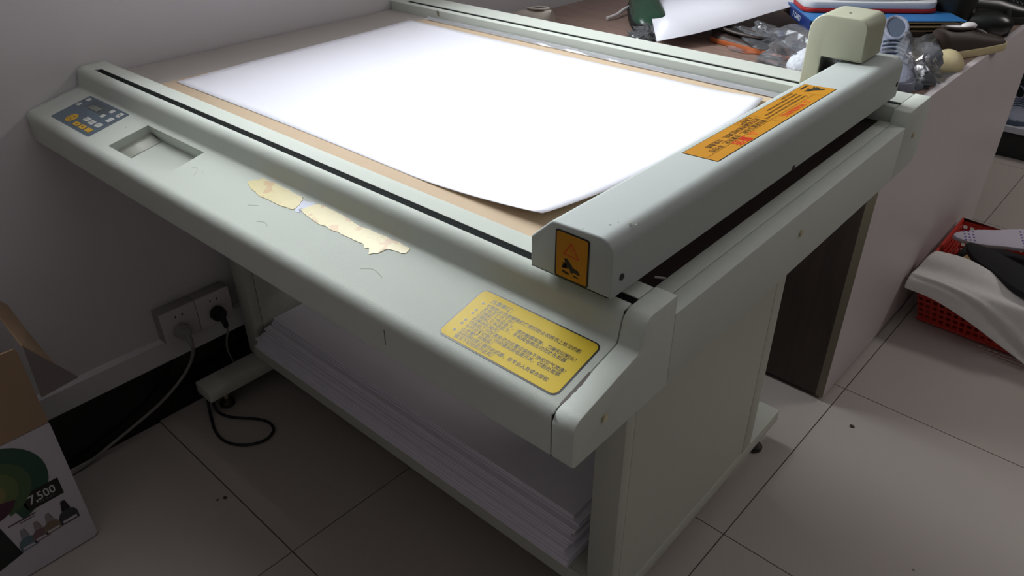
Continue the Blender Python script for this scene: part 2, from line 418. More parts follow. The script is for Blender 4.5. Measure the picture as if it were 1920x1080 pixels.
# yellowed tape residue
def patch(name, pts, M, lift=.0004, th=.0003):
    random.seed(len(pts) * 7); out = []
    for i in range(len(pts)):
        a, b = Vector(pts[i]), Vector(pts[(i + 1) % len(pts)])
        n = max(2, int((b - a).length / .005))
        for k in range(n):
            p = a.lerp(b, k / n); j = .0011
            out.append((p.x + random.uniform(-j, j), p.y + random.uniform(-j, j)))
    bm = bmesh.new(); A = [bm.verts.new(cp(x, y, lift + th)) for x, y in out]; C = [bm.verts.new(cp(x, y, .0001)) for x, y in out]
    f = bm.faces.new(A); N = len(out)
    for i in range(N): bm.faces.new((A[i], C[i], C[(i + 1) % N], A[(i + 1) % N]))
    bmesh.ops.triangulate(bm, faces=[f])
    return obj(name, bm, M, cut)
patch('tape_residue', [(.605, .0785), (.624, .0705), (.660, .0655), (.700, .067), (.7257, .0700), (.7235, .083), (.7189, .0908), (.7141, .0945), (.66, .095), (.6220, .0950)], tapem)
patch('tape_residue', [(.7345, .0748), (.755, .0705), (.7789, .0691), (.82, .070), (.8662, .0716), (.876, .0665), (.8793, .0689), (.890, .0625), (.897, .069), (.8967, .0790), (.92, .083), (.928, .085), (.9281, .0896), (.9255, .0946), (.88, .0955), (.83, .0925), (.80, .0955), (.7548, .0971), (.7431, .0920)], tapem)
patch('peeled_patch', [(.7215, .0900), (.7235, .0770), (.7300, .0690), (.738, .0705), (.7315, .0755), (.745, .0905), (.74, .0945)], tapew, .0001, .0002)
# scuffs, specks and stains
dirt = mat('scuff_dirt', (128, 127, 116), .7); stain = mat('brown_stain', (142, 134, 104), .6)
def scuff(pts, w=.0003, M=dirt):
    w = min(w, .0004)
    return obj('scuff_mark', tube(bmesh.new(), smooth_path([cp(x, y, -w * .4) for x, y in pts], 5), w, 6), M, cut)
scuff([(.487, .058), (.497, .060), (.506, .055), (.510, .047)]); scuff([(.514, .060), (.519, .056)]); scuff([(.255, .070), (.258, .066)], .0008)
scuff([(.700, .030), (.712, .034), (.722, .031)], .0004); scuff([(.655, .045), (.672, .052)], .0004); scuff([(.90, .040), (.915, .047), (.935, .043)], .0004)
obj('chip_mark', B(.9845, .9858, -.0004, .0006, .728, .748), dirt, cut)
for x, y, r in ((1.186, .122, .0018), (1.189, .131, .0010), (1.1985, .137, .0022), (1.2030, .140, .0012), (1.171, .100, .0012), (1.160, .160, .0009)):
    bm = bmesh.new(); bmesh.ops.create_icosphere(bm, subdivisions=1, radius=r)
    for v in bm.verts: v.co.z *= .12
    zt_ = .8945 + (min(x, 1.1985) - 1.1365) * .0423 - max(0, x - 1.1985) * .30; bmesh.ops.translate(bm, verts=bm.verts, vec=(x, y, zt_)); obj('dirt_speck', bm, dirt, cut)
bm = bmesh.new(); random.seed(9)
pts_ = [(.1695, .8205), (.1735, .8222), (.1775, .8200), (.1768, .8165), (.1782, .8120), (.1750, .8085), (.1722, .8100), (.1730, .8150), (.1700, .8180)]
A = [bm.verts.new((x, .8612, z_)) for x, z_ in pts_]; f = bm.faces.new(A); bmesh.ops.triangulate(bm, faces=[f])
obj('stain_mark', bm, stain, cut)
# keypad
ko = cp(.0675, .0190)
kp = obj('control_panel', plate(bmesh.new(), rrect(0, 0, .1525, .0765, .003), ko, U_, V_, .0004, .0001), kp_blue, cut)
def kq(x, y): return (x - .0675, (y - .0190) / V_.y)
def key(x, y, w, h, M, name='button'):
    u, v = kq(x, y)
    return obj(name, plate(bmesh.new(), rrect(u - w / 2, v - h / 2, u + w / 2, v + h / 2, .0012), ko, U_, V_, .0007, .0005), M, kp)
obj('display_surround', plate(bmesh.new(), rrect(.033, .049, .104, .071, .002), ko, U_, V_, .0001, .0005), mat('keypad_slate', (80, 88, 92), .35), kp)
key(.1290, .0735, .036, .011, kp_lcd, 'display')
for x, y in ((.082, .084), (.080, .067), (.177, .083), (.174, .067)): key(x, y, .0115, .0085, kp_white)
for x, y in ((.205, .083), (.203, .066)): key(x, y, .0125, .0125, kp_white)
for x, y in ((.156, .047), (.177, .046), (.200, .047)): key(x, y, .0165, .0105, kp_white)
for x, y in ((.152, .030), (.175, .030), (.198, .030)): key(x, y, .0180, .0095, kp_yellow)
u, v = kq(.119, .036); rnd = [(u + .0125 * math.cos(t * math.pi / 12), v + .0115 * math.sin(t * math.pi / 12)) for t in range(24)]
obj('arrow_button', plate(bmesh.new(), rnd, ko, U_, V_, .0007, .0005), kp_yellow, kp)
bm = bmesh.new()
for a in range(4):
    c, s = math.cos(a * math.pi / 2 + .78), math.sin(a * math.pi / 2 + .78)
    plate(bm, [(u + .0075 * c, v + .0075 * s), (u + .004 * c - .002 * s, v + .004 * s + .002 * c), (u + .004 * c + .002 * s, v + .004 * s - .002 * c)], ko, U_, V_, .0001, .0013)
for x, y in ((.152, .030), (.175, .030), (.205, .083)):
    a, b = kq(x, y); plate(bm, [(a - .0018, b - .0014), (a + .0018, b - .0014), (a + .0018, b + .0014), (a - .0018, b + .0014)], ko, U_, V_, .0001, .0013)
obj('key_symbols', bm, mat('key_print', (92, 62, 24), .5), kp, kind='stuff')
bm = text_bm([('--', *kq(.200, .064), .007), ('~', *kq(.079, .0655), .006), ('•', *kq(.175, .081), .006), ('o', *kq(.172, .065), .005), ('ESC', *kq(.1505, .0455), .0042), ('ENT', *kq(.1715, .0445), .0042), ('F1', *kq(.196, .0455), .0045)], ko, U_, V_, .0014)
obj('key_lettering', bm, mat('key_grey', (96, 100, 96), .5), kp, kind='stuff')

# gantry beam
gp = fillet([(1.1107, .8345, .001), (1.1107, .8690, .004), (1.1365, .8945, .010), (1.2075, .8975, .016), (1.2085, .8345, .001)], 8)
gb = obj('gantry_beam', prism(bmesh.new(), gp, 1, .0965, .8815, bev=.0022, seg=3), paint2, cut, smooth=True)
obj('beam_underside', B(1.122, 1.199, .135, .860, .8238, .8348), black_m, cut)
bm = cyl(bmesh.new(), (1.2078, .1136, .8525), .0036, .0012, (1, 0, 0), 18); obj('screw', bm, black_m, cut)
bm = cyl(bmesh.new(), (1.2078, .8700, .8560), .0036, .0012, (1, 0, 0), 18); obj('screw', bm, black_m, cut)
bm = bmesh.new(); box(bm, 1.2070, 1.2092, .494, .501, .8345, .8400); obj('worn_notch', bm, black_m, cut)
# end warning label, orange, on the beam's front face
eo = Vector((1.1420, .0962, .8368)); EU, EV = Vector((1, 0, 0)), Vector((0, 0, 1)); EN = EU.cross(EV)
eb = obj('label_border', plate(bmesh.new(), rrect(0, 0, .0405, .0520, .003), eo, EU, EV, .0003), ink, cut)
el = obj('warning_label', plate(bmesh.new(), rrect(.0018, .0018, .0387, .0502, .002), eo, EU, EV, .0003, .0003), ora, cut)
bm = bmesh.new()
tri = [(.0195, .0425), (.0103, .0275), (.0292, .0268)]
def ring(bm, pts, w, O, U, V, lift):
    c = Vector((sum(p[0] for p in pts) / len(pts), sum(p[1] for p in pts) / len(pts)))
    inn = [c + (Vector(p) - c) * (1 - w) for p in pts]; N = Vector(U).cross(Vector(V)).normalized()
    f = lambda p: Vector(O) + Vector(U) * p[0] + Vector(V) * p[1] + N * lift
    for i in range(len(pts)):
        j = (i + 1) % len(pts); bm.faces.new([bm.verts.new(f(p)) for p in (pts[i], pts[j], inn[j], inn[i])])
ring(bm, tri, .20, eo, EU, EV, .0007)
obj('hazard_triangle', bm, redink, el)
bm = bmesh.new()
def stroke(bm, pts, O, U, V, lift):
    N = Vector(U).cross(Vector(V)).normalized(); f = bm.faces.new([bm.verts.new(Vector(O) + Vector(U) * a + Vector(V) * b + N * lift) for a, b in pts])
    bmesh.ops.triangulate(bm, faces=[f])
stroke(bm, [(.0190, .0365), (.0202, .0365), (.0199, .0305), (.0193, .0305)], eo, EU, EV, .0007)
stroke(bm, [(.0192, .0290), (.0200, .0290), (.0200, .0297), (.0192, .0297)], eo, EU, EV, .0007)
obj('exclamation_mark', bm, redink, el)
bm = bmesh.new()
hand = [(.0115, .0232), (.0148, .0240), (.0178, .0215), (.0205, .0188), (.0222, .0165), (.0240, .0160), (.0285, .0150), (.0310, .0118), (.0308, .0100), (.0275, .0106), (.0235, .0112), (.0218, .0100),
        (.0200, .0092), (.0192, .0120), (.0180, .0140), (.0150, .0128), (.0100, .0118), (.0096, .0128), (.0135, .0148), (.0092, .0146), (.0090, .0156), (.0140, .0168), (.0092, .0172), (.0092, .0182), (.0140, .0188), (.0132, .0205)]
stroke(bm, hand, eo, EU, EV, .0007)
stroke(bm, [(.0095, .0100), (.0175, .0090), (.0178, .0062), (.0098, .0072)], eo, EU, EV, .0007)
stroke(bm, [(.0228, .0085), (.0290, .0078), (.0290, .0062), (.0230, .0068)], eo, EU, EV, .0007)
obj('crushed_hand_symbol', bm, ink, el)
# long warning label on top of the beam: reads from the rear to the front
def gz(x): return .8945 + (x - 1.1365) * (.003 / .071)
go = Vector((1.1440, .6535, gz(1.1440))); GU = Vector((0, -1, 0)); GV = Vector((1, 0, .003 / .071)).normalized()
GW, GH = .3330, .0455
obj('label_border', plate(bmesh.new(), [(0, 0), (GW, 0), (GW, GH), (0, GH)], go, GU, GV, .0003), ink, cut)
gl = obj('warning_label', plate(bmesh.new(), [(.0009, .0009), (GW - .0009, .0009), (GW - .0009, GH - .0009), (.0009, GH - .0009)], go, GU, GV, .0003, .0002), ora, cut)
bm = text_bm([('请在机器工作时，注意安全，手切勿', .176, .0218, .0085), ('放在机器的移动区域内，以免造成', .176, .0125, .0085), ('人身伤害！', .176, .0035, .0085),
              ('Caution: moving parts. Keep hands and tools away', .052, .0225, .0058), ('from the beam and the cutting head while the', .052, .0160, .0058), ('machine is operating, otherwise injury', .052, .0095, .0058), ('may be caused.', .052, .0035, .0058)], go, GU, GV, .0007)
obj('lettering', bm, mat('brown_black_ink', (84, 54, 20), .4), gl)
for a_ in (('WARNING', .088, .0325, .0122, 'LEFT', 1.05), ('警告', .243, .0310, .0150, 'LEFT', 1.1)): obj('red_lettering', text_bm([a_], go, GU, GV, .0007), redink, gl)
for a_ in (.070, .222):
    bm = bmesh.new(); ring(bm, [(a_, .0315), (a_ + .0135, .0315), (a_ + .0067, .0420)], .45, go, GU, GV, .0007); obj('hazard_triangle', bm, oraink, gl)
bm = bmesh.new(); Ng = GU.cross(GV)
def rule(u0, v0, u1, v1): bm.faces.new([bm.verts.new(go + GU * a + GV * b + Ng * .0007) for a, b in ((u0, v0), (u1, v0), (u1, v1), (u0, v1))])
rule(.040, .0298, GW - .002, .0304); rule(.170, .001, .1706, GH - .002); rule(.040, .020, .0406, GH - .002)
obj('divider_lines', bm, fine, gl)
bm = bmesh.new()
sc = 1.35; so = go + GU * .004 + GV * .004
stroke(bm, [((a - .008) * sc, (b - .004) * sc * 1.1) for a, b in hand], so, GU, GV, .0007)
stroke(bm, [(.002, .0012), (.026, .0012), (.026, .0042), (.002, .0042)], so, GU, GV, .0007)
obj('crushed_hand_symbol', bm, ink, gl)

# cutting head: hook-shaped housing over the beam
hp = fillet([(1.0835, .829, 0), (1.0835, .9615, .026), (1.1705, .9615, .016), (1.1722, .8990, .002), (1.1095, .8990, .001), (1.1095, .829, 0)], 8)
hd = obj('cutting_head', prism(bmesh.new(), hp, 1, .790, .868, bev=.0025, seg=3), head_m, cut, smooth=True)
bm = cyl(bmesh.new(), (1.1303, .8200, .9608), .0022, .0010, (0, 0, 1), 16); obj('screw_hole', bm, black_m, hd)
obj('inner_plate', B(1.1040, 1.1098, .792, .866, .8240, .8990), mat('grey_inner_plate', (110, 108, 104), .4, metal=.5), hd)
bm = cyl(bmesh.new(), (1.1500, .8300, .8968), .006, .0022, (0, 0, 1), 16); obj('head_pad', bm, black_m, hd)

# stand: two side frames with recessed panels, feet beams and a shelf
def side(x0, x1, out):
    obj('leg_post', B(x0, x1, .290, .3135, .082, .711, bev=.0015), paint_d, cut, smooth=True)
    obj('leg_post', B(x0, x1, .7665, .804, .082, .711, bev=.0015), paint_d, cut, smooth=True)
    px = (x1 - .003, x1 - .0006) if out > 0 else (x0 + .0006, x0 + .003)
    bm = bmesh.new(); box(bm, x0 + .0008, x1 - .0006, .3145, .7655, .0855, .7095, bev=.0005); obj('side_panel', bm, paint_d, cut)
    obj('panel_gap', B(x0 + .004, x1 - .004, .3130, .7670, .083, .710), black_m, cut)
    obj('base_beam', B(x0 if out > 0 else .0464, x1 if out > 0 else .1060, .136, .9464, .0500, .0820, bev=.002), paint_d, cut, smooth=True)
side(1.0758, 1.1257, 1); side(.0366, .0860, -1)
for x, y in ((1.108, .885), (1.108, .200), (.078, .185), (.078, .885)):
    f = obj('levelling_foot', cyl(cyl(bmesh.new(), (x, y, 0.0), .0175, .010, (0, 0, 1), 24, .002), (x, y, .010), .0165, .010, (0, 0, 1), 24, 0, .006), rubber, cut, smooth=True)
    obj('foot_stem', cyl(bmesh.new(), (x, y, .018), .005, .034), brass, f)
obj('shelf', B(.0865, 1.0752, .283, .80, .105, .1305, bev=.001), paint_d, cut)
obj('shelf_edge', B(.0865, 1.0752, .2765, .2828, .098, .1305, bev=.0008), paint_d, cut)
obj('bolt_head', cyl(bmesh.new(), (.0862, .395, .31), .006, .003, (1, 0, 0), 16), black_m, cut)

# paper stack on the shelf (single bundles of sheets, each its own part)
ps = thing('paper_stack', 'thick fanned stack of white paper sheets on the stand shelf under the cutter', 'paper stack', (.56, .5, .1305))
random.seed(11); z = .1308; steps = [0, 0, .002, .004, .004, .007, .010, .016, .018, .022, .030, .033, .036, .046, .050, .052]
for k, st in enumerate(steps):
    th = .0040
    xr = 1.045 - .0015 * k + random.uniform(-.006, .008); xl = .100 + random.uniform(-.006, .006) + .001 * k
    y0 = .2745 + st + random.uniform(-.0008, .0008); sk = random.uniform(-.0015, .0015)
    bm = bmesh.new(); prism(bm, [(xl, y0 + sk), (xl - .002, .775), (xr, .775), (xr, y0 - sk)], 2, z, z + th - .0001)
    obj('sheet_bundle', bm, stackm, ps); z += th

# ------------------------------------------------------------ on the bed
tag(obj('cutting_mat', prism(bmesh.new(), [(.150, .163), (1.128, .163), (1.128, .8455), (.150, .8455)], 2, .7972, .8028), matm), 'tan cutting mat lying on the cutter bed under the white sheet', 'cutting mat')
# big white sheet with a lifted near corner
bm = bmesh.new(); NX, NY = 48, 36; g = []
for i in range(NX + 1):
    row = []
    for j in range(NY + 1):
        s, t = i / NX, j / NY
        y0 = .2111 + .006 * math.sin(math.pi * min(1, s * 1.3)) * .6; y1 = .8080 + .004 * s
        x0 = .1624 - .028 * t; x1 = 1.0305 + .011 * math.sin(math.pi * min(1, max(0, t))) ** .7
        y = y0 + (y1 - y0) * t; x = x0 + (x1 - x0) * s
        c = max(0, (s - .72) / .28) * max(0, (.45 - t) / .45)
        c2 = max(0, (s - .90) / .10) * max(0, (t - .85) / .15)
        zz = .8034 + .016 * c ** 1.7 + .004 * c2 + .0012 * math.sin(6 * s + 1) * math.sin(4 * t + .4) ** 2
        y += .006 * c ** 2; x -= .010 * c2 + .004 * max(0, (s - .95) / .05) * (1 - t)**2; y -= .006 * c2 * 0
        row.append(bm.verts.new((x, y, max(zz, .8032))))
    g.append(row)
for i in range(NX):
    for j in range(NY): bm.faces.new((g[i][j], g[i + 1][j], g[i + 1][j + 1], g[i][j + 1]))
sh = obj('paper_sheet', bm, paperm, None, smooth=True, angle=None); md = sh.modifiers.new('s', 'SOLIDIFY'); md.thickness = .0003; md.offset = 1
tag(sh, 'large glossy white sheet spread over the cutter bed with its near corner lifted', 'paper')
# clear film strip along the rear rail
bm = bmesh.new(); n = 70; g = []; random.seed(5)
for i in range(n + 1):
    x = .155 + .95 * i / n; row = []
    for j in range(6):
        y = .8365 + .0045 * j
        row.append(bm.verts.new((x, y, .8046 + .0035 * abs(math.sin(i * .41 + j * .5)) * math.sin(math.pi * j / 5) + .0004 * j)))
    g.append(row)
for i in range(n):
    for j in range(5): bm.faces.new((g[i][j], g[i + 1][j], g[i + 1][j + 1], g[i][j + 1]))
fm = obj('plastic_film_strip', bm, filmm, None, smooth=True, angle=None); tag(fm, 'narrow clear plastic film lying along the rear rail of the cutter', 'plastic film')
# small debris on the bed
for nm, x, y, zz, l, a in (('paper_scrap', 1.188, .212, .7975, .012, .5),):
    bm = bmesh.new(); d = Vector((math.cos(a), math.sin(a), 0)); nrm = Vector((-d.y, d.x, 0)) * .0012; p = Vector((x, y, zz))
    prism(bm, [((p - nrm).x, (p - nrm).y), ((p + d * l - nrm).x, (p + d * l - nrm).y), ((p + d * l + nrm).x, (p + d * l + nrm).y), ((p + nrm).x, (p + nrm).y)], 2, zz, zz + .0015)
    tag(obj(nm, bm, lace), 'tiny white paper sliver on the dark bed right of the beam', 'scrap')
bm = tube(bmesh.new(), [(.640, .1655, .8032), (.642, .166, .8065), (.646, .167, .807)], .0009, 6)
tag(obj('paper_scrap', bm, lace), 'tiny white curled scrap on the tan mat edge beside the front slot', 'scrap')

# ------------------------------------------------------------ wall sockets and leads
def socket(y0, label):
    s = thing('wall_socket', label, 'socket', (0, y0 + .0425, .242), 0, 'pair of wall sockets')
    obj('back_box', B(.0005, .034, y0 + .001, y0 + .084, .2035, .2815, bev=.002), sockb, s, smooth=True)
    obj('face_plate', B(.0342, .0405, y0 + .0005, y0 + .0838, .2025, .2825, bev=.002, seg=3), sockm, s, smooth=True)
    for dy in (.034, .050): obj('pin_hole', B(.0400, .0409, y0 + dy - .0015, y0 + dy + .0015, .2620, .2672), black_m, s)
    for dy, dz, w, h in ((.042, .240, .0022, .0065), (.033, .226, .005, .0022), (.051, .226, .005, .0022)):
        obj('earth_hole', B(.0400, .0408, y0 + dy - w / 2, y0 + dy + w / 2, dz - h / 2, dz + h / 2), black_m, s)
    return s
socket(.103, 'left wall socket of the pair, holding the round grey plug')
socket(.1872, 'right wall socket of the pair, nearer the stand leg, holding the black plug')
def plug(y, zc, M, CM, label, path, r):
    p = thing('power_plug', label, 'plug', (.0412, y, zc))
    obj('plug_body', cyl(bmesh.new(), (.0412, y, zc), .0185, .022, (1, 0, 0), 24, .004, .0165), M, p, smooth=True)
    bm = tube(bmesh.new(), [(.055, y + .003, zc - .006), (.060, y + .006, zc - .022), (.058, y + .008, zc - .038)], .0085, 12, r1=.0055); obj('strain_relief', bm, M, p, smooth=True)
    obj('cable', tube(bmesh.new(), smooth_path(path), r, 10), CM, p, smooth=True)
plug(.1405, .2280, plugw, cablew, 'round grey plug in the left socket with a grey lead drooping to the floor',
     [(.058, .1485, .190), (.056, .148, .172), (.046, .140, .140), (.042, .118, .112), (.038, .085, .085), (.033, .043, .060), (.030, -.010, .040), (.030, -.072, .022), (.032, -.13, .008), (.036, -.19, .0045), (.06, -.24, .0045)], .0036)
plug(.2285, .2315, black_m, cablew, 'black plug in the right socket beside the stand leg',
     [(.058, .2365, .194), (.056, .238, .178), (.044, .236, .150), (.030, .238, .11), (.024, .25, .06), (.022, .27, .008)], .0022)
path = [(.066, .155, .050), (.062, .148, .030), (.075, .140, .012), (.101, .129, .005), (.150, .112, .0045), (.197, .111, .0045), (.238, .134, .0045), (.258, .171, .0045), (.245, .203, .0045), (.213, .211, .0045), (.180, .198, .0045), (.148, .175, .0045), (.120, .158, .005), (.092, .150, .012), (.074, .152, .05)]
tag(obj('power_cable', tube(bmesh.new(), smooth_path(path), .0033, 10), black_m, None, smooth=True), 'black cable looped on the floor in front of the stand foot near the wall', 'cable')
# dirt crumbs on the floor
for i, (x, y, r, lb_) in enumerate(((1.2481, 1.0992, .0045, 'dark crumb on the floor tile in front of the cabinet'), (.3405, .0212, .0035, 'brown crumb on the floor below the shelf, larger of two'), (.3339, .0078, .0025, 'brown crumb on the floor below the shelf, smaller of two'))):
    bm = bmesh.new(); bmesh.ops.create_icosphere(bm, subdivisions=2, radius=r)
    for v in bm.verts: v.co.z *= .45; v.co.x *= 1.3; v.co *= random.uniform(.85, 1.15)
    bmesh.ops.translate(bm, verts=bm.verts, vec=(x, y, r * .4)); tag(obj('dirt_crumb', bm, brownl, None, smooth=True), lb_, 'dirt', 'crumbs on the floor tiles')

# ------------------------------------------------------------ printed carton at lower left
cb = thing('cardboard_carton', 'open cardboard carton with a white printed side reading 7500 beside the wall', 'box', (.12, -.40, 0))
bx1, by1 = .236, -.1955
obj('carton_wall', prism(bmesh.new(), [(-.62, .003), (-.62, .298), (by1 - .001, .298), (by1, .290), (by1, .010), (by1 - .006, .003)], 0, bx1 - .004, bx1), printw, cb)
obj('carton_wall', B(.025, bx1 - .0045, by1 - .004, by1, .003, .300), cardd, cb)
obj('carton_wall', B(.022, .026, -.62, by1, .003, .300), card, cb)
obj('carton_wall', B(.026, bx1, -.624, -.620, .003, .300), card, cb)
obj('carton_bottom', B(.026, bx1 - .0045, -.619, by1 - .0045, .001, .005), card, cb)
pf = bmesh.new(); prism(pf, [(-.60, .3000), (-.60, .462), (-.300, .4670), (-.199, .4635), (by1 - .0015, .4550), (by1 - .001, .3000)], 0, bx1 - .0042, bx1 - .0004)
obj('upright_flap', pf, card, cb)
def sheetpoly(pts, th, M, name, parent):
    bm = bmesh.new(); vs = [bm.verts.new(p) for p in pts]; f = bm.faces.new(vs)
    r = bmesh.ops.extrude_face_region(bm, geom=[f]); nn = f.normal if f.normal.length else Vector((0, 0, 1)); f.normal_update()
    for v in [e for e in r['geom'] if isinstance(e, bmesh.types.BMVert)]: v.co += f.normal * th
    return obj(name, bm, M, parent)
sheetpoly([(.231, -.1855, .4570), (.231, -.1900, .3500), (.234, -.1255, .3580)], .003, cardd, 'side_flap', cb)
sheetpoly([(.229, -.1850, .4600), (.234, -.1262, .3595), (.215, -.148, .389), (.12, -.1510, .4230), (.05, -.150, .445), (.05, -.175, .4850), (.120, -.1795, .4640)], .003, card, 'side_flap', cb)
sheetpoly([(.0255, -.60, .30), (.0255, by1 - .002, .30), (.012, by1 - .002, .44), (.012, -.60, .44)], .003, card, 'side_flap', cb)
# print on the +x side (u = +y, v = +z)
po = Vector((bx1, -.45, 0)); PU, PV = Vector((0, 1, 0)), Vector((0, 0, 1))
def pr(y, z_): return (y + .45, z_)
def blob(M, pts, lift, name='print_patch'):
    bm = bmesh.new(); stroke(bm, [pr(*p) for p in pts], po, PU, PV, lift); return obj(name, bm, M, cb)
def arc(cy, cz_, r0, r1, a0, a1, n=18, sq=1.):
    A = [(cy + r0 * math.cos(math.radians(a0 + (a1 - a0) * k / n)), cz_ + sq * r0 * math.sin(math.radians(a0 + (a1 - a0) * k / n))) for k in range(n + 1)]
    Bq = [(cy + r1 * math.cos(math.radians(a0 + (a1 - a0) * k / n)), cz_ + sq * r1 * math.sin(math.radians(a0 + (a1 - a0) * k / n))) for k in range(n + 1)]
    return A + Bq[::-1]
blob(greens[0], arc(-.315, .215, .052, .088, 100, -75), .0003)
blob(greens[1], arc(-.318, .212, .034, .062, 120, -80), .0005)
blob(greens[2], arc(-.322, .212, .020, .045, 130, -60), .0007)
blob(greens[3], arc(-.326, .208, .002, .028, 170, -80), .0009)
blob(purple, arc(-.330, .195, .01, .042, -20, -100), .0011)
bm = bmesh.new(); stroke(bm, [pr(-.2790, .1800), pr(-.2790, .1400), pr(-.2190, .1400), pr(-.2190, .1800)], po, PU, PV, .0004); obj('number_block', bm, ink, cb)
bm = text_bm([('7', *pr(-.2755, .1530), .027, 'LEFT', .9), (',', *pr(-.2645, .1530), .027, 'LEFT', .9), ('500', *pr(-.2600, .1530), .027, 'LEFT', .78)], po, PU, PV, .0007)
obj('lettering', bm, mat('pale_print', (196, 196, 196), .5), cb)
bm = text_bm([('P A G E S', *pr(-.2600, .1460), .0065)], po, PU, PV, .0007); obj('small_lettering', bm, mat('dim_print', (110, 110, 110), .5), cb)
bm = bmesh.new(); stroke(bm, [pr(-.318, .1330), pr(-.272, .1330), pr(-.272, .1300), pr(-.318, .1300)], po, PU, PV, .0004); stroke(bm, [pr(-.300, .1270), pr(-.276, .1270), pr(-.276, .1250), pr(-.300, .1250)], po, PU, PV, .0004)
obj('caption_bar', bm, mat('maroon_print', (86, 62, 74), .5), cb)
def bottle(y, z_, s, M, MC, lift):
    bm = bmesh.new(); stroke(bm, [pr(y + a * s, z_ + b * s) for a, b in ((-.5, 0), (.5, 0), (.5, .55), (.38, .8), (.16, .95), (-.16, .95), (-.38, .8), (-.5, .55))], po, PU, PV, lift)
    bo = obj('printed_bottle', bm, M, cb)
    bm = bmesh.new(); stroke(bm, [pr(y + a * s, z_ + b * s) for a, b in ((-.24, .95), (.24, .95), (.15, 1.3), (.11, 1.65), (-.11, 1.65), (-.15, 1.3))], po, PU, PV, lift); obj('printed_cap', bm, MC, bo)
    bm = bmesh.new(); stroke(bm, [pr(y + a * s, z_ + b * s) for a, b in ((-.38, .1), (.38, .1), (.38, .28), (-.38, .28))], po, PU, PV, lift + .0002); obj('printed_caption', bm, printw, bo)
g1 = mat('print_dark_grey', (58, 60, 66), .5)
bottle(-.302, .062, .030, mat('print_teal', (92, 116, 122), .5), mat('print_pale_grey', (140, 138, 142), .5), .0004)
bottle(-.279, .066, .028, mat('print_rose', (120, 92, 96), .5), mat('print_pale_rose', (150, 134, 138), .5), .0006)
bottle(-.258, .069, .028, mat('print_amber', (124, 108, 92), .5), mat('print_pale_tan', (146, 138, 134), .5), .0008)
bottle(-.2275, .0700, .0330, g1, ink, .0010)
bm = bmesh.new(); stroke(bm, [pr(-.365, .148), pr(-.331, .148), pr(-.316, .060), pr(-.365, .048)], po, PU, PV, .0004); obj('print_patch', bm, mat('print_black_green', (20, 30, 28), .5), cb)

# ------------------------------------------------------------ cabinet desk behind the cutter
ca = thing('desk_cabinet', 'desk cabinet with dark wood side, white end panel and brown top behind the cutter', 'cabinet', (1.159, 1.139, 0), -YAW)
CT = .7126
def lb_(name, a, M, **k): return obj(name, B(*a, **k), M, ca, world=False, smooth=bool(k))
lb_('end_panel', (-.016, 0, 0.0, 1.185, .012, CT - .0), whitep, bev=.0012)
lb_('side_panel', (-1.09, -.0165, 0.002, .020, .012, CT - .022), darkw)
lb_('edge_band', (-.0175, -.0002, -.0010, 0.0012, .012, CT - .0005), mat('edge_band', (120, 112, 92), .5))
lb_('desk_top', (-1.12, -.0165, -.002, 1.183, CT - .021, CT), deckw, bev=.001)
lb_('plinth', (-1.07, -.022, .030, 1.15, 0.0, .012), blackp)
lb_('back_panel', (-1.09, -.0165, 1.163, 1.183, .012, CT - .022), darkw)

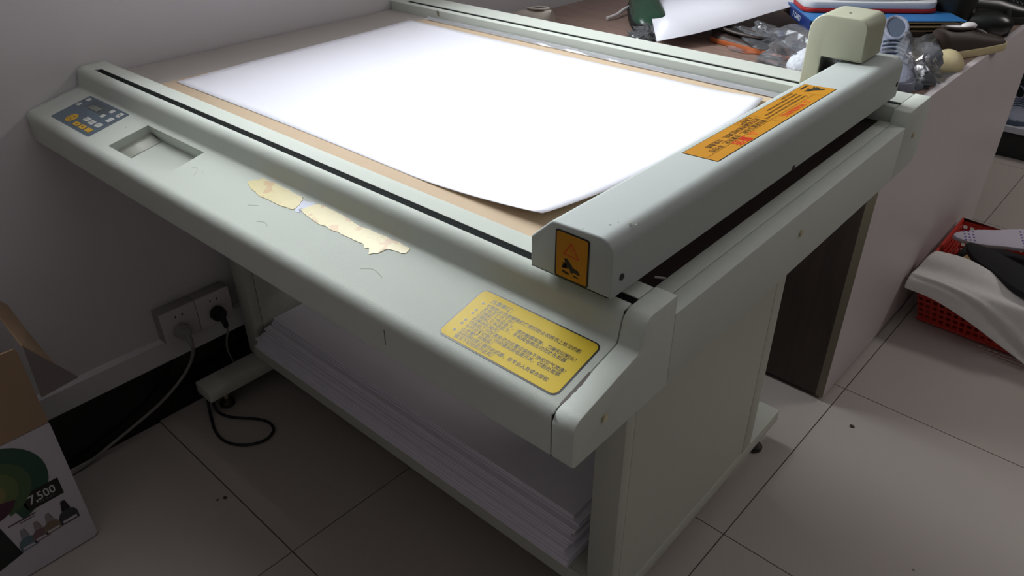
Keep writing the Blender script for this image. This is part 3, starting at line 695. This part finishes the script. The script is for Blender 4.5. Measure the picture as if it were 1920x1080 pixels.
# ------------------------------------------------------------ generic shoe
def shoe(name, label, loc, rotz, s, upper, sole, inner, group=None, cat='shoe', tilt=(0, 0), laces=None, low=1., tongue=None, sh=.020):
    group = group or ('shoes on the rack' if name == 'rack_shoe' else 'shoes on the desk')
    t = thing(name, label, cat, loc, rotz, group); t.rotation_euler = (tilt[0], tilt[1], rotz)
    def half(u):     # half width along the length u in 0..1 (heel to toe)
        return (.031 + .012 * math.sin(min(1, u * 1.15) * math.pi * .5) ** 2 + .004 * math.sin(u * math.pi)) * (math.sqrt(max(0, 1 - ((u - .86) / .14) ** 2)) if u > .86 else (math.sqrt(max(0, 1 - ((.1 - u) / .1) ** 2)) if u < .1 else 1))
    def top(u): return (.085 - .030 * u - .0 if u < .42 else .072 - .075 * (u - .42)) * low
    Lg = .285; n = 22; m_ = 10; bm = bmesh.new(); rings = []
    for i in range(n + 1):
        u = .006 + .988 * i / n; h = max(.004, half(u)) ; zt = top(u) * (1 if u < .86 else math.sqrt(max(.05, 1 - ((u - .86) / .15) ** 2)))
        rings.append([bm.verts.new(((u - .5) * Lg, h * math.cos(math.pi * k / m_), sh - .002 + max(.006, zt - .018) * math.sin(math.pi * k / m_) ** .8)) for k in range(m_ + 1)])
    for i in range(n):
        for k in range(m_): bm.faces.new((rings[i][k], rings[i][k + 1], rings[i + 1][k + 1], rings[i + 1][k]))
    bm.faces.new(rings[0]); bm.faces.new(rings[-1][::-1])
    for v in bm.verts: v.co *= s
    obj('upper', bm, upper, t, smooth=True, world=False, angle=60)
    out = [((u - .5) * Lg * 1.01 * s, half(u) * 1.07 * s) for u in [k / 20 for k in range(21)]]
    ol = [(x, y + .0002) for x, y in out] + [(x, -y - .0002) for x, y in out[::-1]]
    bm = prism(bmesh.new(), ol, 2, 0, sh * s, bev=.002 * s); obj('sole', bm, sole, t, smooth=True, world=False)
    # opening collar and dark lining
    bm = bmesh.new(); cx = -.20 * Lg; pts = []
    for k in range(25):
        a = 2 * math.pi * k / 24; u = .3 + .21 * math.cos(a); pts.append(Vector(((u - .5) * Lg, .021 * math.sin(a), top(u) + .0015)) * s)
    tube(bm, pts, .0042 * s, 8); obj('collar', bm, upper, t, smooth=True, world=False)
    bm = bmesh.new(); f = bm.faces.new([bm.verts.new(p + Vector((0, 0, .0005))) for p in pts[:-1]]); bmesh.ops.triangulate(bm, faces=[f]); obj('lining', bm, inner, t, world=False)
    if tongue:
        bm = bmesh.new(); bmesh.ops.create_uvsphere(bm, u_segments=14, v_segments=8, radius=.02 * s)
        for v in bm.verts: v.co = Vector((v.co.x * 1.3 + (.47 - .5) * Lg * s, v.co.y * .8, v.co.z * .45 + .075 * s * low))
        obj('tongue', bm, tongue, t, smooth=True, world=False, angle=None)
    if laces:
        for k in range(4):
            u = .52 + .055 * k; bm = tube(bmesh.new(), [Vector(((u - .5) * Lg, (.020) * c, top(u) + .003 - .006 * c * c)) * s for c in (-1, -.5, 0, .5, 1)], .0022 * s, 6)
            obj('lace', bm, laces, t, smooth=True, world=False)
    return t
def crumple(name, label, c, rx, ry, h, seed, rotz=0, n=16):
    random.seed(seed); bm = bmesh.new(); bmesh.ops.create_icosphere(bm, subdivisions=4, radius=1)
    ph = [(random.uniform(2, 6), random.uniform(2, 6), random.uniform(2, 6), random.uniform(0, 6.28)) for _ in range(7)]
    for v in bm.verts:
        d = v.co.normalized(); k = 1 + sum(.075 * (1 - 2 * abs(math.sin(a * d.x + b * d.y + c_ * d.z + p))) for a, b, c_, p in ph)
        v.co = Vector((d.x * rx * k, d.y * ry * k, max(d.z * h * k, -.001 + .0 * k) + .002 if d.z > -.15 else .0015))
    t = thing(name, label, 'plastic bag', c, rotz, 'clear plastic bags on the desk')
    obj('film', bm, bagm, t, smooth=False, world=False)
    return t

Z = CT + .0008
# far left behind the rail
shoe('leather_shoe', 'beige-grey leather shoe on the desk behind the far end of the rear rail', (.155, 1.215, Z), 2.9, .72, beigel, greyk, blackp, low=1.1)
# green shoe
shoe('green_shoe', 'dark green glossy leather shoe on the brown desk left of the white sheet', (.345, 1.500, Z), -.85, 1.05, greenl, blackp, blackp, laces=None, low=1.05)
tag(obj('shoelace', tube(bmesh.new(), smooth_path([(.262, 1.430, Z + .006), (.268, 1.47, Z + .010), (.258, 1.53, Z + .016), (.262, 1.60, Z + .020)]), .005, 8), lace, None, smooth=True), 'loose white lace lying left of the green shoe', 'shoelace')
crumple('plastic_bag', 'small crumpled clear bag under the front tip of the loose white sheet', (.450, 1.360, Z), .055, .075, .03, 21)
# orange-soled shoe lying in a clear bag
shoe('brown_shoe', 'dark shoe with an orange-brown sole lying under the clear bag beside the white sheet', (.728, 1.430, Z), -.12, 1.00, brownl, rusty, blackp, low=.40, sh=.012)
crumple('plastic_bag', 'large crumpled clear bag over the orange-soled shoe behind the rear rail', (.745, 1.490, Z), .150, .115, .050, 4)
bm = bmesh.new(); bmesh.ops.create_uvsphere(bm, u_segments=28, v_segments=16, radius=1)
for v in bm.verts:
    k = 1 + .05 * math.sin(v.co.x * 14) * math.sin(v.co.z * 16)
    v.co = Vector((.905 + v.co.x * .044 * k, 1.298 + v.co.y * .060 * k, Z + .002 + max(-.02, v.co.z) * .038 * k + .018))
tag(obj('white_knit_shoe', bm, whitek, None, smooth=True, angle=None), 'rounded toe of a white knitted shoe in a bag left of the cutting head', 'shoe')
crumple('plastic_bag', 'clear bag around the white knitted shoe left of the cutting head', (.870, 1.330, Z), .100, .080, .070, 8)
# loose white sheet above
pts = [(.2735, 1.6241, .775), (.3178, 1.5504, .755), (.5426, 1.2438, .738), (.5881, 1.3407, .745), (.6388, 1.4638, .757), (.6694, 1.5787, .767), (.7088, 1.6836, .778), (.80, 1.86, .79), (.55, 1.98, .80), (.40, 1.80, .79)]
bm = bmesh.new(); f = bm.faces.new([bm.verts.new(p) for p in pts]); bmesh.ops.triangulate(bm, faces=[f])
ws = obj('paper_sheet', bm, paperm, None, smooth=True, angle=None); md = ws.modifiers.new('s', 'SOLIDIFY'); md.thickness = .0005
tag(ws, 'smaller loose white sheet lying over the shoes on the desk', 'paper')
# blue folder on folded kraft card
fd = thing('blue_folder', 'blue card folder with folded kraft layers behind the cutting head', 'folder', (.900, 1.700, Z + .055), .70)
fd.location = (.917, 1.712, Z + .052)
def fl(x0, x1, y0, y1, z0, z1, M, nm): return obj(nm, B(x0, x1, y0, y1, z0, z1, bev=.0012), M, fd, world=False, smooth=True)
fl(-.205, .175, -.075, .16, .0095, .013, bluem, 'cover')
def fold(z0, x1, dx):
    pr_ = []
    a = [(-.205, z0), (x1 - .03, z0 + .0005), (x1, z0 + .0055), (x1 - .03, z0 + .0108), (-.205, z0 + .0092)]
    b = [(-.205, z0 + .0078), (x1 - .032, z0 + .0092), (x1 - .004, z0 + .0055), (x1 - .032, z0 + .0020), (-.205, z0 + .0014)]
    prism(bm, a + b, 1, -.075 + dx, .155)
bm = bmesh.new(); fold(-.0020, .180, 0); obj('kraft_layer', bm, kraft, fd, world=False)
bm = bmesh.new(); fold(-.0135, .176, .002); obj('kraft_layer', bm, kraft, fd, world=False)
fl(-.2070, -.2052, -.0755, .12, -.0130, .0131, navym, 'spine')
bm = text_bm([('F CARD', -.068, -.0070, .019)], Vector((-.2071, 0, 0)), (0, -1, 0), (0, 0, 1), .0003); obj('lettering', bm, mat('white_print', (196, 202, 214), .5), fd, world=False)
# white shoe with a red outsole, on the folder
wsh = thing('white_shoe', 'white low shoe with thin red outsole lying on the blue folder', 'shoe', (.855, 1.745, Z + .0665), .66)
def oval(L, w, r0, r1): return fillet([(-L / 2, -w / 2, r0), (L / 2, -w / 2, r1), (L / 2, w / 2, r1), (-L / 2, w / 2, r0)], 8)
obj('outsole', prism(bmesh.new(), oval(.345, .130, .03, .045), 2, 0, .009, bev=.002), redr, wsh, world=False, smooth=True)
obj('midsole', prism(bmesh.new(), oval(.340, .125, .03, .043), 2, .0092, .026, bev=.003), whitel, wsh, world=False, smooth=True)
bm = bmesh.new(); bmesh.ops.create_uvsphere(bm, u_segments=24, v_segments=12, radius=1)
for v in bm.verts: v.co = Vector((v.co.x * .155, v.co.y * .055, .0265 + max(0, v.co.z) * .045))
obj('upper', bm, whitel, wsh, world=False, smooth=True, angle=None)
# grey knit shoe in a bag
shoe('grey_knit_shoe', 'grey knitted shoe in a clear bag right of the cutting head', (1.040, 1.415, Z + .004), -1.25, 1.12, greyk, greyk, greykd, laces=greykd, low=1.0)
crumple('plastic_bag', 'large clear bag around the grey knitted shoe at the cabinet edge', (1.058, 1.430, Z), .094, .165, .090, 15, 0)
# brown and cream sneaker
shoe('brown_sneaker', 'dark brown sneaker with cream sole and white tongue by the cabinet edge', (1.118, 1.730, Z), 1.22, .90, brownl, cream, lace, laces=brownl, tongue=lace, low=.95)
# cream toe cap piece next to it
bm = bmesh.new(); bmesh.ops.create_uvsphere(bm, u_segments=20, v_segments=12, radius=1)
for v in bm.verts: v.co = Vector((1.122 + v.co.x * .038, 1.565 + v.co.y * .055, Z + max(0, v.co.z) * .040))
tag(obj('toe_cap', bm, cream, None, smooth=True, angle=None), 'cream rounded toe cap lying in front of the brown sneaker', 'shoe part')
# tall black boot
bt = thing('black_boot', 'tall dark boot standing behind the sneaker on the cabinet', 'boot', (1.035, 1.880, Z), .4)
bm = bmesh.new(); rings = []
for z_, rx, ry, cx in ((.0, .05, .047, 0), (.05, .056, .05, 0), (.12, .055, .05, -.004), (.20, .062, .056, -.008), (.30, .070, .062, -.01)):
    rings.append([bm.verts.new((cx + rx * math.cos(a * math.pi / 12), ry * math.sin(a * math.pi / 12), z_)) for a in range(24)])
for i in range(4):
    for k in range(24): bm.faces.new((rings[i][k], rings[i][(k + 1) % 24], rings[i + 1][(k + 1) % 24], rings[i + 1][k]))
bm.faces.new(rings[0][::-1]); bm.faces.new(rings[-1]); obj('shaft', bm, bootm, bt, smooth=True, world=False)
bm = bmesh.new(); bmesh.ops.create_uvsphere(bm, u_segments=20, v_segments=12, radius=1)
for v in bm.verts: v.co = Vector((.075 + v.co.x * .075, v.co.y * .045, max(.0, .035 + v.co.z * .035)))
obj('vamp', bm, bootm, bt, smooth=True, world=False, angle=None)
tag(obj('black_strap', tube(bmesh.new(), smooth_path([(1.060, 2.22, Z + .16), (1.075, 2.20, Z + .11), (1.112, 2.14, Z + .05), (1.150, 2.02, Z + .012), (1.160, 1.955, Z + .007)]), .0065, 8), bootm, None, smooth=True), 'black strap hanging to the desk behind the brown sneaker', 'strap')
shoe('dark_sneaker', 'black sneaker behind the boot near the desk corner', (1.10, 2.13, Z), .9, .95, bootm, blackp, blackp, laces=bootm)

# ------------------------------------------------------------ red basket on the floor
bk = thing('plastic_basket', 'red perforated plastic basket on the floor against the cabinet', 'basket', (1.40, 1.85, 0))
b0 = [(1.222, 1.655), (1.585, 1.640), (1.585, 2.02), (1.222, 2.04)]; b1 = [(1.190, 1.640), (1.610, 1.622), (1.615, 2.05), (1.190, 2.075)]; BH = .142
def lattice(a0, a1, c0, c1, nx, nz):
    bm = bmesh.new()
    def P(s, t): return Vector(a0).lerp(Vector(a1), s).lerp(Vector(c0).lerp(Vector(c1), s), t)
    V = {}
    xs = []; 
    for i in range(nx): xs += [(i + .2) / nx, (i + .8) / nx]
    xs = [0] + xs + [1]; zs = []
    for j in range(nz): zs += [.05 + .87 * (j + .22) / nz, .05 + .87 * (j + .78) / nz]
    zs = [0] + zs + [1]
    for i, s in enumerate(xs):
        for j, t in enumerate(zs): V[i, j] = bm.verts.new(P(s, t))
    for i in range(len(xs) - 1):
        for j in range(len(zs) - 1):
            if i % 2 == 1 and j % 2 == 1: continue
            bm.faces.new((V[i, j], V[i + 1, j], V[i + 1, j + 1], V[i, j + 1]))
    return bm
for k in range(4):
    a, b = b0[k], b0[(k + 1) % 4]; c, d = b1[k], b1[(k + 1) % 4]
    o = obj('basket_wall', lattice((*a, .004), (*b, .004), (*c, BH), (*d, BH), 21 if k % 2 == 0 else 22, 7), redb, bk); md = o.modifiers.new('s', 'SOLIDIFY'); md.thickness = .0028
bm = tube(bmesh.new(), [(*p, BH) for p in b1 + [b1[0]]], .006, 8); obj('basket_rim', bm, redb, bk, smooth=True)
obj('basket_base', prism(bmesh.new(), b0, 2, .002, .005), redb, bk)
bm = tube(bmesh.new(), [(*p, .006) for p in b0 + [b0[0]]], .0045, 8); obj('basket_foot_rim', bm, redb, bk, smooth=True)
# soles in the basket
def solebm(L, wd, th):
    out = []
    for k in range(37):
        a = 2 * math.pi * k / 36; u = math.cos(a); w = (wd * (.80 + .20 * u)) * math.sin(a) * (1 - .16 * math.exp(-((u + .1) / .3) ** 2)); out.append((u * L / 2, w / 2 + .006 * math.sin(u * 2)))
    return prism(bmesh.new(), out[:-1], 2, 0, th, bev=.003)
def foot(name, label, loc, rotz, M, dots=False, L=.27, wd=.095, th=.014, tilt=(0, 0)):
    t = thing(name, label, 'shoe sole', loc, rotz, 'foam soles in the basket'); t.rotation_euler = (tilt[0], tilt[1], rotz)
    s = obj('foam_body', solebm(L, wd, th), M, t, smooth=True, world=False)
    if dots:
        bm = bmesh.new()
        for cx, nx, ny in ((-.105, 3, 4), (.045, 8, 6)):
            for i in range(nx):
                for j in range(ny):
                    x = cx + i * .0115; y = -.028 + j * .0115 + (.006 if cx < 0 else 0)
                    if abs(y) > .036: continue
                    cyl(bm, (x, y, th), .0028, .0008, (0, 0, 1), 8)
        obj('grip_dots', bm, dotm, t, world=False, kind='stuff')
    return t
foot('foam_sole', 'white foot-shaped sole with rows of purple dots, topmost at the back of the basket', (1.325, 1.925, .176), .50, solew, True, wd=.100, tilt=(.30, 0))
foot('foam_sole', 'smaller white dotted sole half under the black sole', (1.470, 1.850, .150), .60, solew, True, L=.22, wd=.085, tilt=(.30, .0))
foot('black_sole', 'long black foam sole lying across the basket over the white soles', (1.385, 1.735, .172), -.66, blackf, L=.31, wd=.115, th=.020, tilt=(.20, .0))
bm = prism(bmesh.new(), [(1.235, 1.70), (1.42, 1.665), (1.50, 1.80), (1.26, 1.85)], 2, .118, .145, bev=.004); tag(obj('tan_block', bm, tanf), 'tan cardboard piece between the felt and the black sole in the basket', 'cardboard')
bm = prism(bmesh.new(), [(1.225, 1.78), (1.57, 1.70), (1.57, 1.99), (1.235, 2.01)], 2, .02, .120, bev=.008); tag(obj('dark_fabric_pile', bm, blackf), 'dark folded fabric filling the bottom of the basket', 'fabric')
# felt cloth draped over the basket front
rows = [[(1.1780, 1.5850, 0.1220), (1.2540, 1.5850, 0.1155), (1.3400, 1.5850, 0.0893), (1.4262, 1.5850, 0.0536), (1.5033, 1.5850, 0.0207)],
 [(1.1770, 1.5920, 0.1400), (1.2536, 1.5920, 0.1440), (1.3409, 1.5940, 0.1260), (1.4255, 1.5940, 0.0950), (1.5010, 1.5900, 0.0600)],
 [(1.1790, 1.6100, 0.1560), (1.2530, 1.6080, 0.1590), (1.3400, 1.6060, 0.1590), (1.4200, 1.6020, 0.1560), (1.5000, 1.6000, 0.1540)],
 [(1.1830, 1.6500, 0.1570), (1.2546, 1.6500, 0.1600), (1.3341, 1.6450, 0.1600), (1.4100, 1.6400, 0.1570), (1.4950, 1.6350, 0.1560)],
 [(1.1936, 1.6800, 0.1850), (1.2751, 1.6800, 0.1831), (1.3419, 1.6780, 0.1766), (1.4032, 1.6750, 0.1660), (1.4850, 1.6700, 0.1600)],
 [(1.2043, 1.7200, 0.1886), (1.2753, 1.7200, 0.1919), (1.3373, 1.7150, 0.1811), (1.3950, 1.7100, 0.1640), (1.4750, 1.7050, 0.1560)],
 [(1.2168, 1.7400, 0.1740), (1.2806, 1.7400, 0.1740), (1.3444, 1.7350, 0.1600), (1.3900, 1.7300, 0.1480), (1.4700, 1.7250, 0.1440)]]
R0 = [smooth_path(r, 6) for r in rows]; cols = [smooth_path([r[k] for r in R0], 5) for k in range(len(R0[0]))]
bm = bmesh.new(); g = []
for i in range(len(cols[0])):
    row = []
    for k, c in enumerate(cols):
        u, v = k / (len(cols) - 1), i / (len(cols[0]) - 1); p = Vector(c[i])
        d = .010 * math.exp(-((v - (.36 - .22 * u)) / .035) ** 2) - .007 * math.exp(-((v - (.30 - .24 * u)) / .03) ** 2) + .006 * math.exp(-((v - (.20 - .02 * u)) / .05) ** 2) * math.sin(u * 3)
        d *= min(1, u * 3 + .2); row.append(bm.verts.new(p + Vector((0, -.6, .8)) * d))
    g.append(row)
for i in range(len(g) - 1):
    for j in range(len(g[0]) - 1): bm.faces.new((g[i][j], g[i][j + 1], g[i + 1][j + 1], g[i + 1][j]))
fe = obj('felt_cloth', bm, felt, None, smooth=True, angle=None); fe.modifiers.new('u', 'SUBSURF').levels = 1; fe.modifiers['u'].render_levels = 1
md = fe.modifiers.new('s', 'SOLIDIFY'); md.thickness = .0035
tag(fe, 'grey-white felt cloth draped over the front of the red basket', 'cloth')

# ------------------------------------------------------------ low shoe rack beyond the cabinet
rk = thing('shoe_rack', 'low dark rack with a white board on the floor beyond the cabinet', 'rack', (1.55, 3.25, 0))
obj('rack_shade_block', B(.86, 2.3, 3.115, 3.45, 0, .105, bev=.002), blackp, rk)  # black block stands in for the shadow below the white board
obj('rack_board', B(.86, 2.3, 3.10, 3.46, .1055, .1305, bev=.001), whiteb, rk)
obj('rack_back', B(.86, 2.3, 3.46, 3.475, 0, .62), blackp, rk)
obj('rack_board', B(.86, 2.3, 3.22, 3.459, .45, .468), whiteb, rk)
for x in (.86, 2.285): obj('rack_post', B(x, x + .015, 3.20, 3.459, .131, .62), blackp, rk)
shoe('rack_shoe', 'grey shoe on the white rack board beyond the cabinet', (1.075, 3.26, .1312), -1.3, 1.05, greyk, greykd, blackp, laces=greykd)
shoe('rack_shoe', 'beige shoe on the white rack board at the right edge', (1.235, 3.24, .1312), -1.45, 1.0, beigel, cream, brownl)
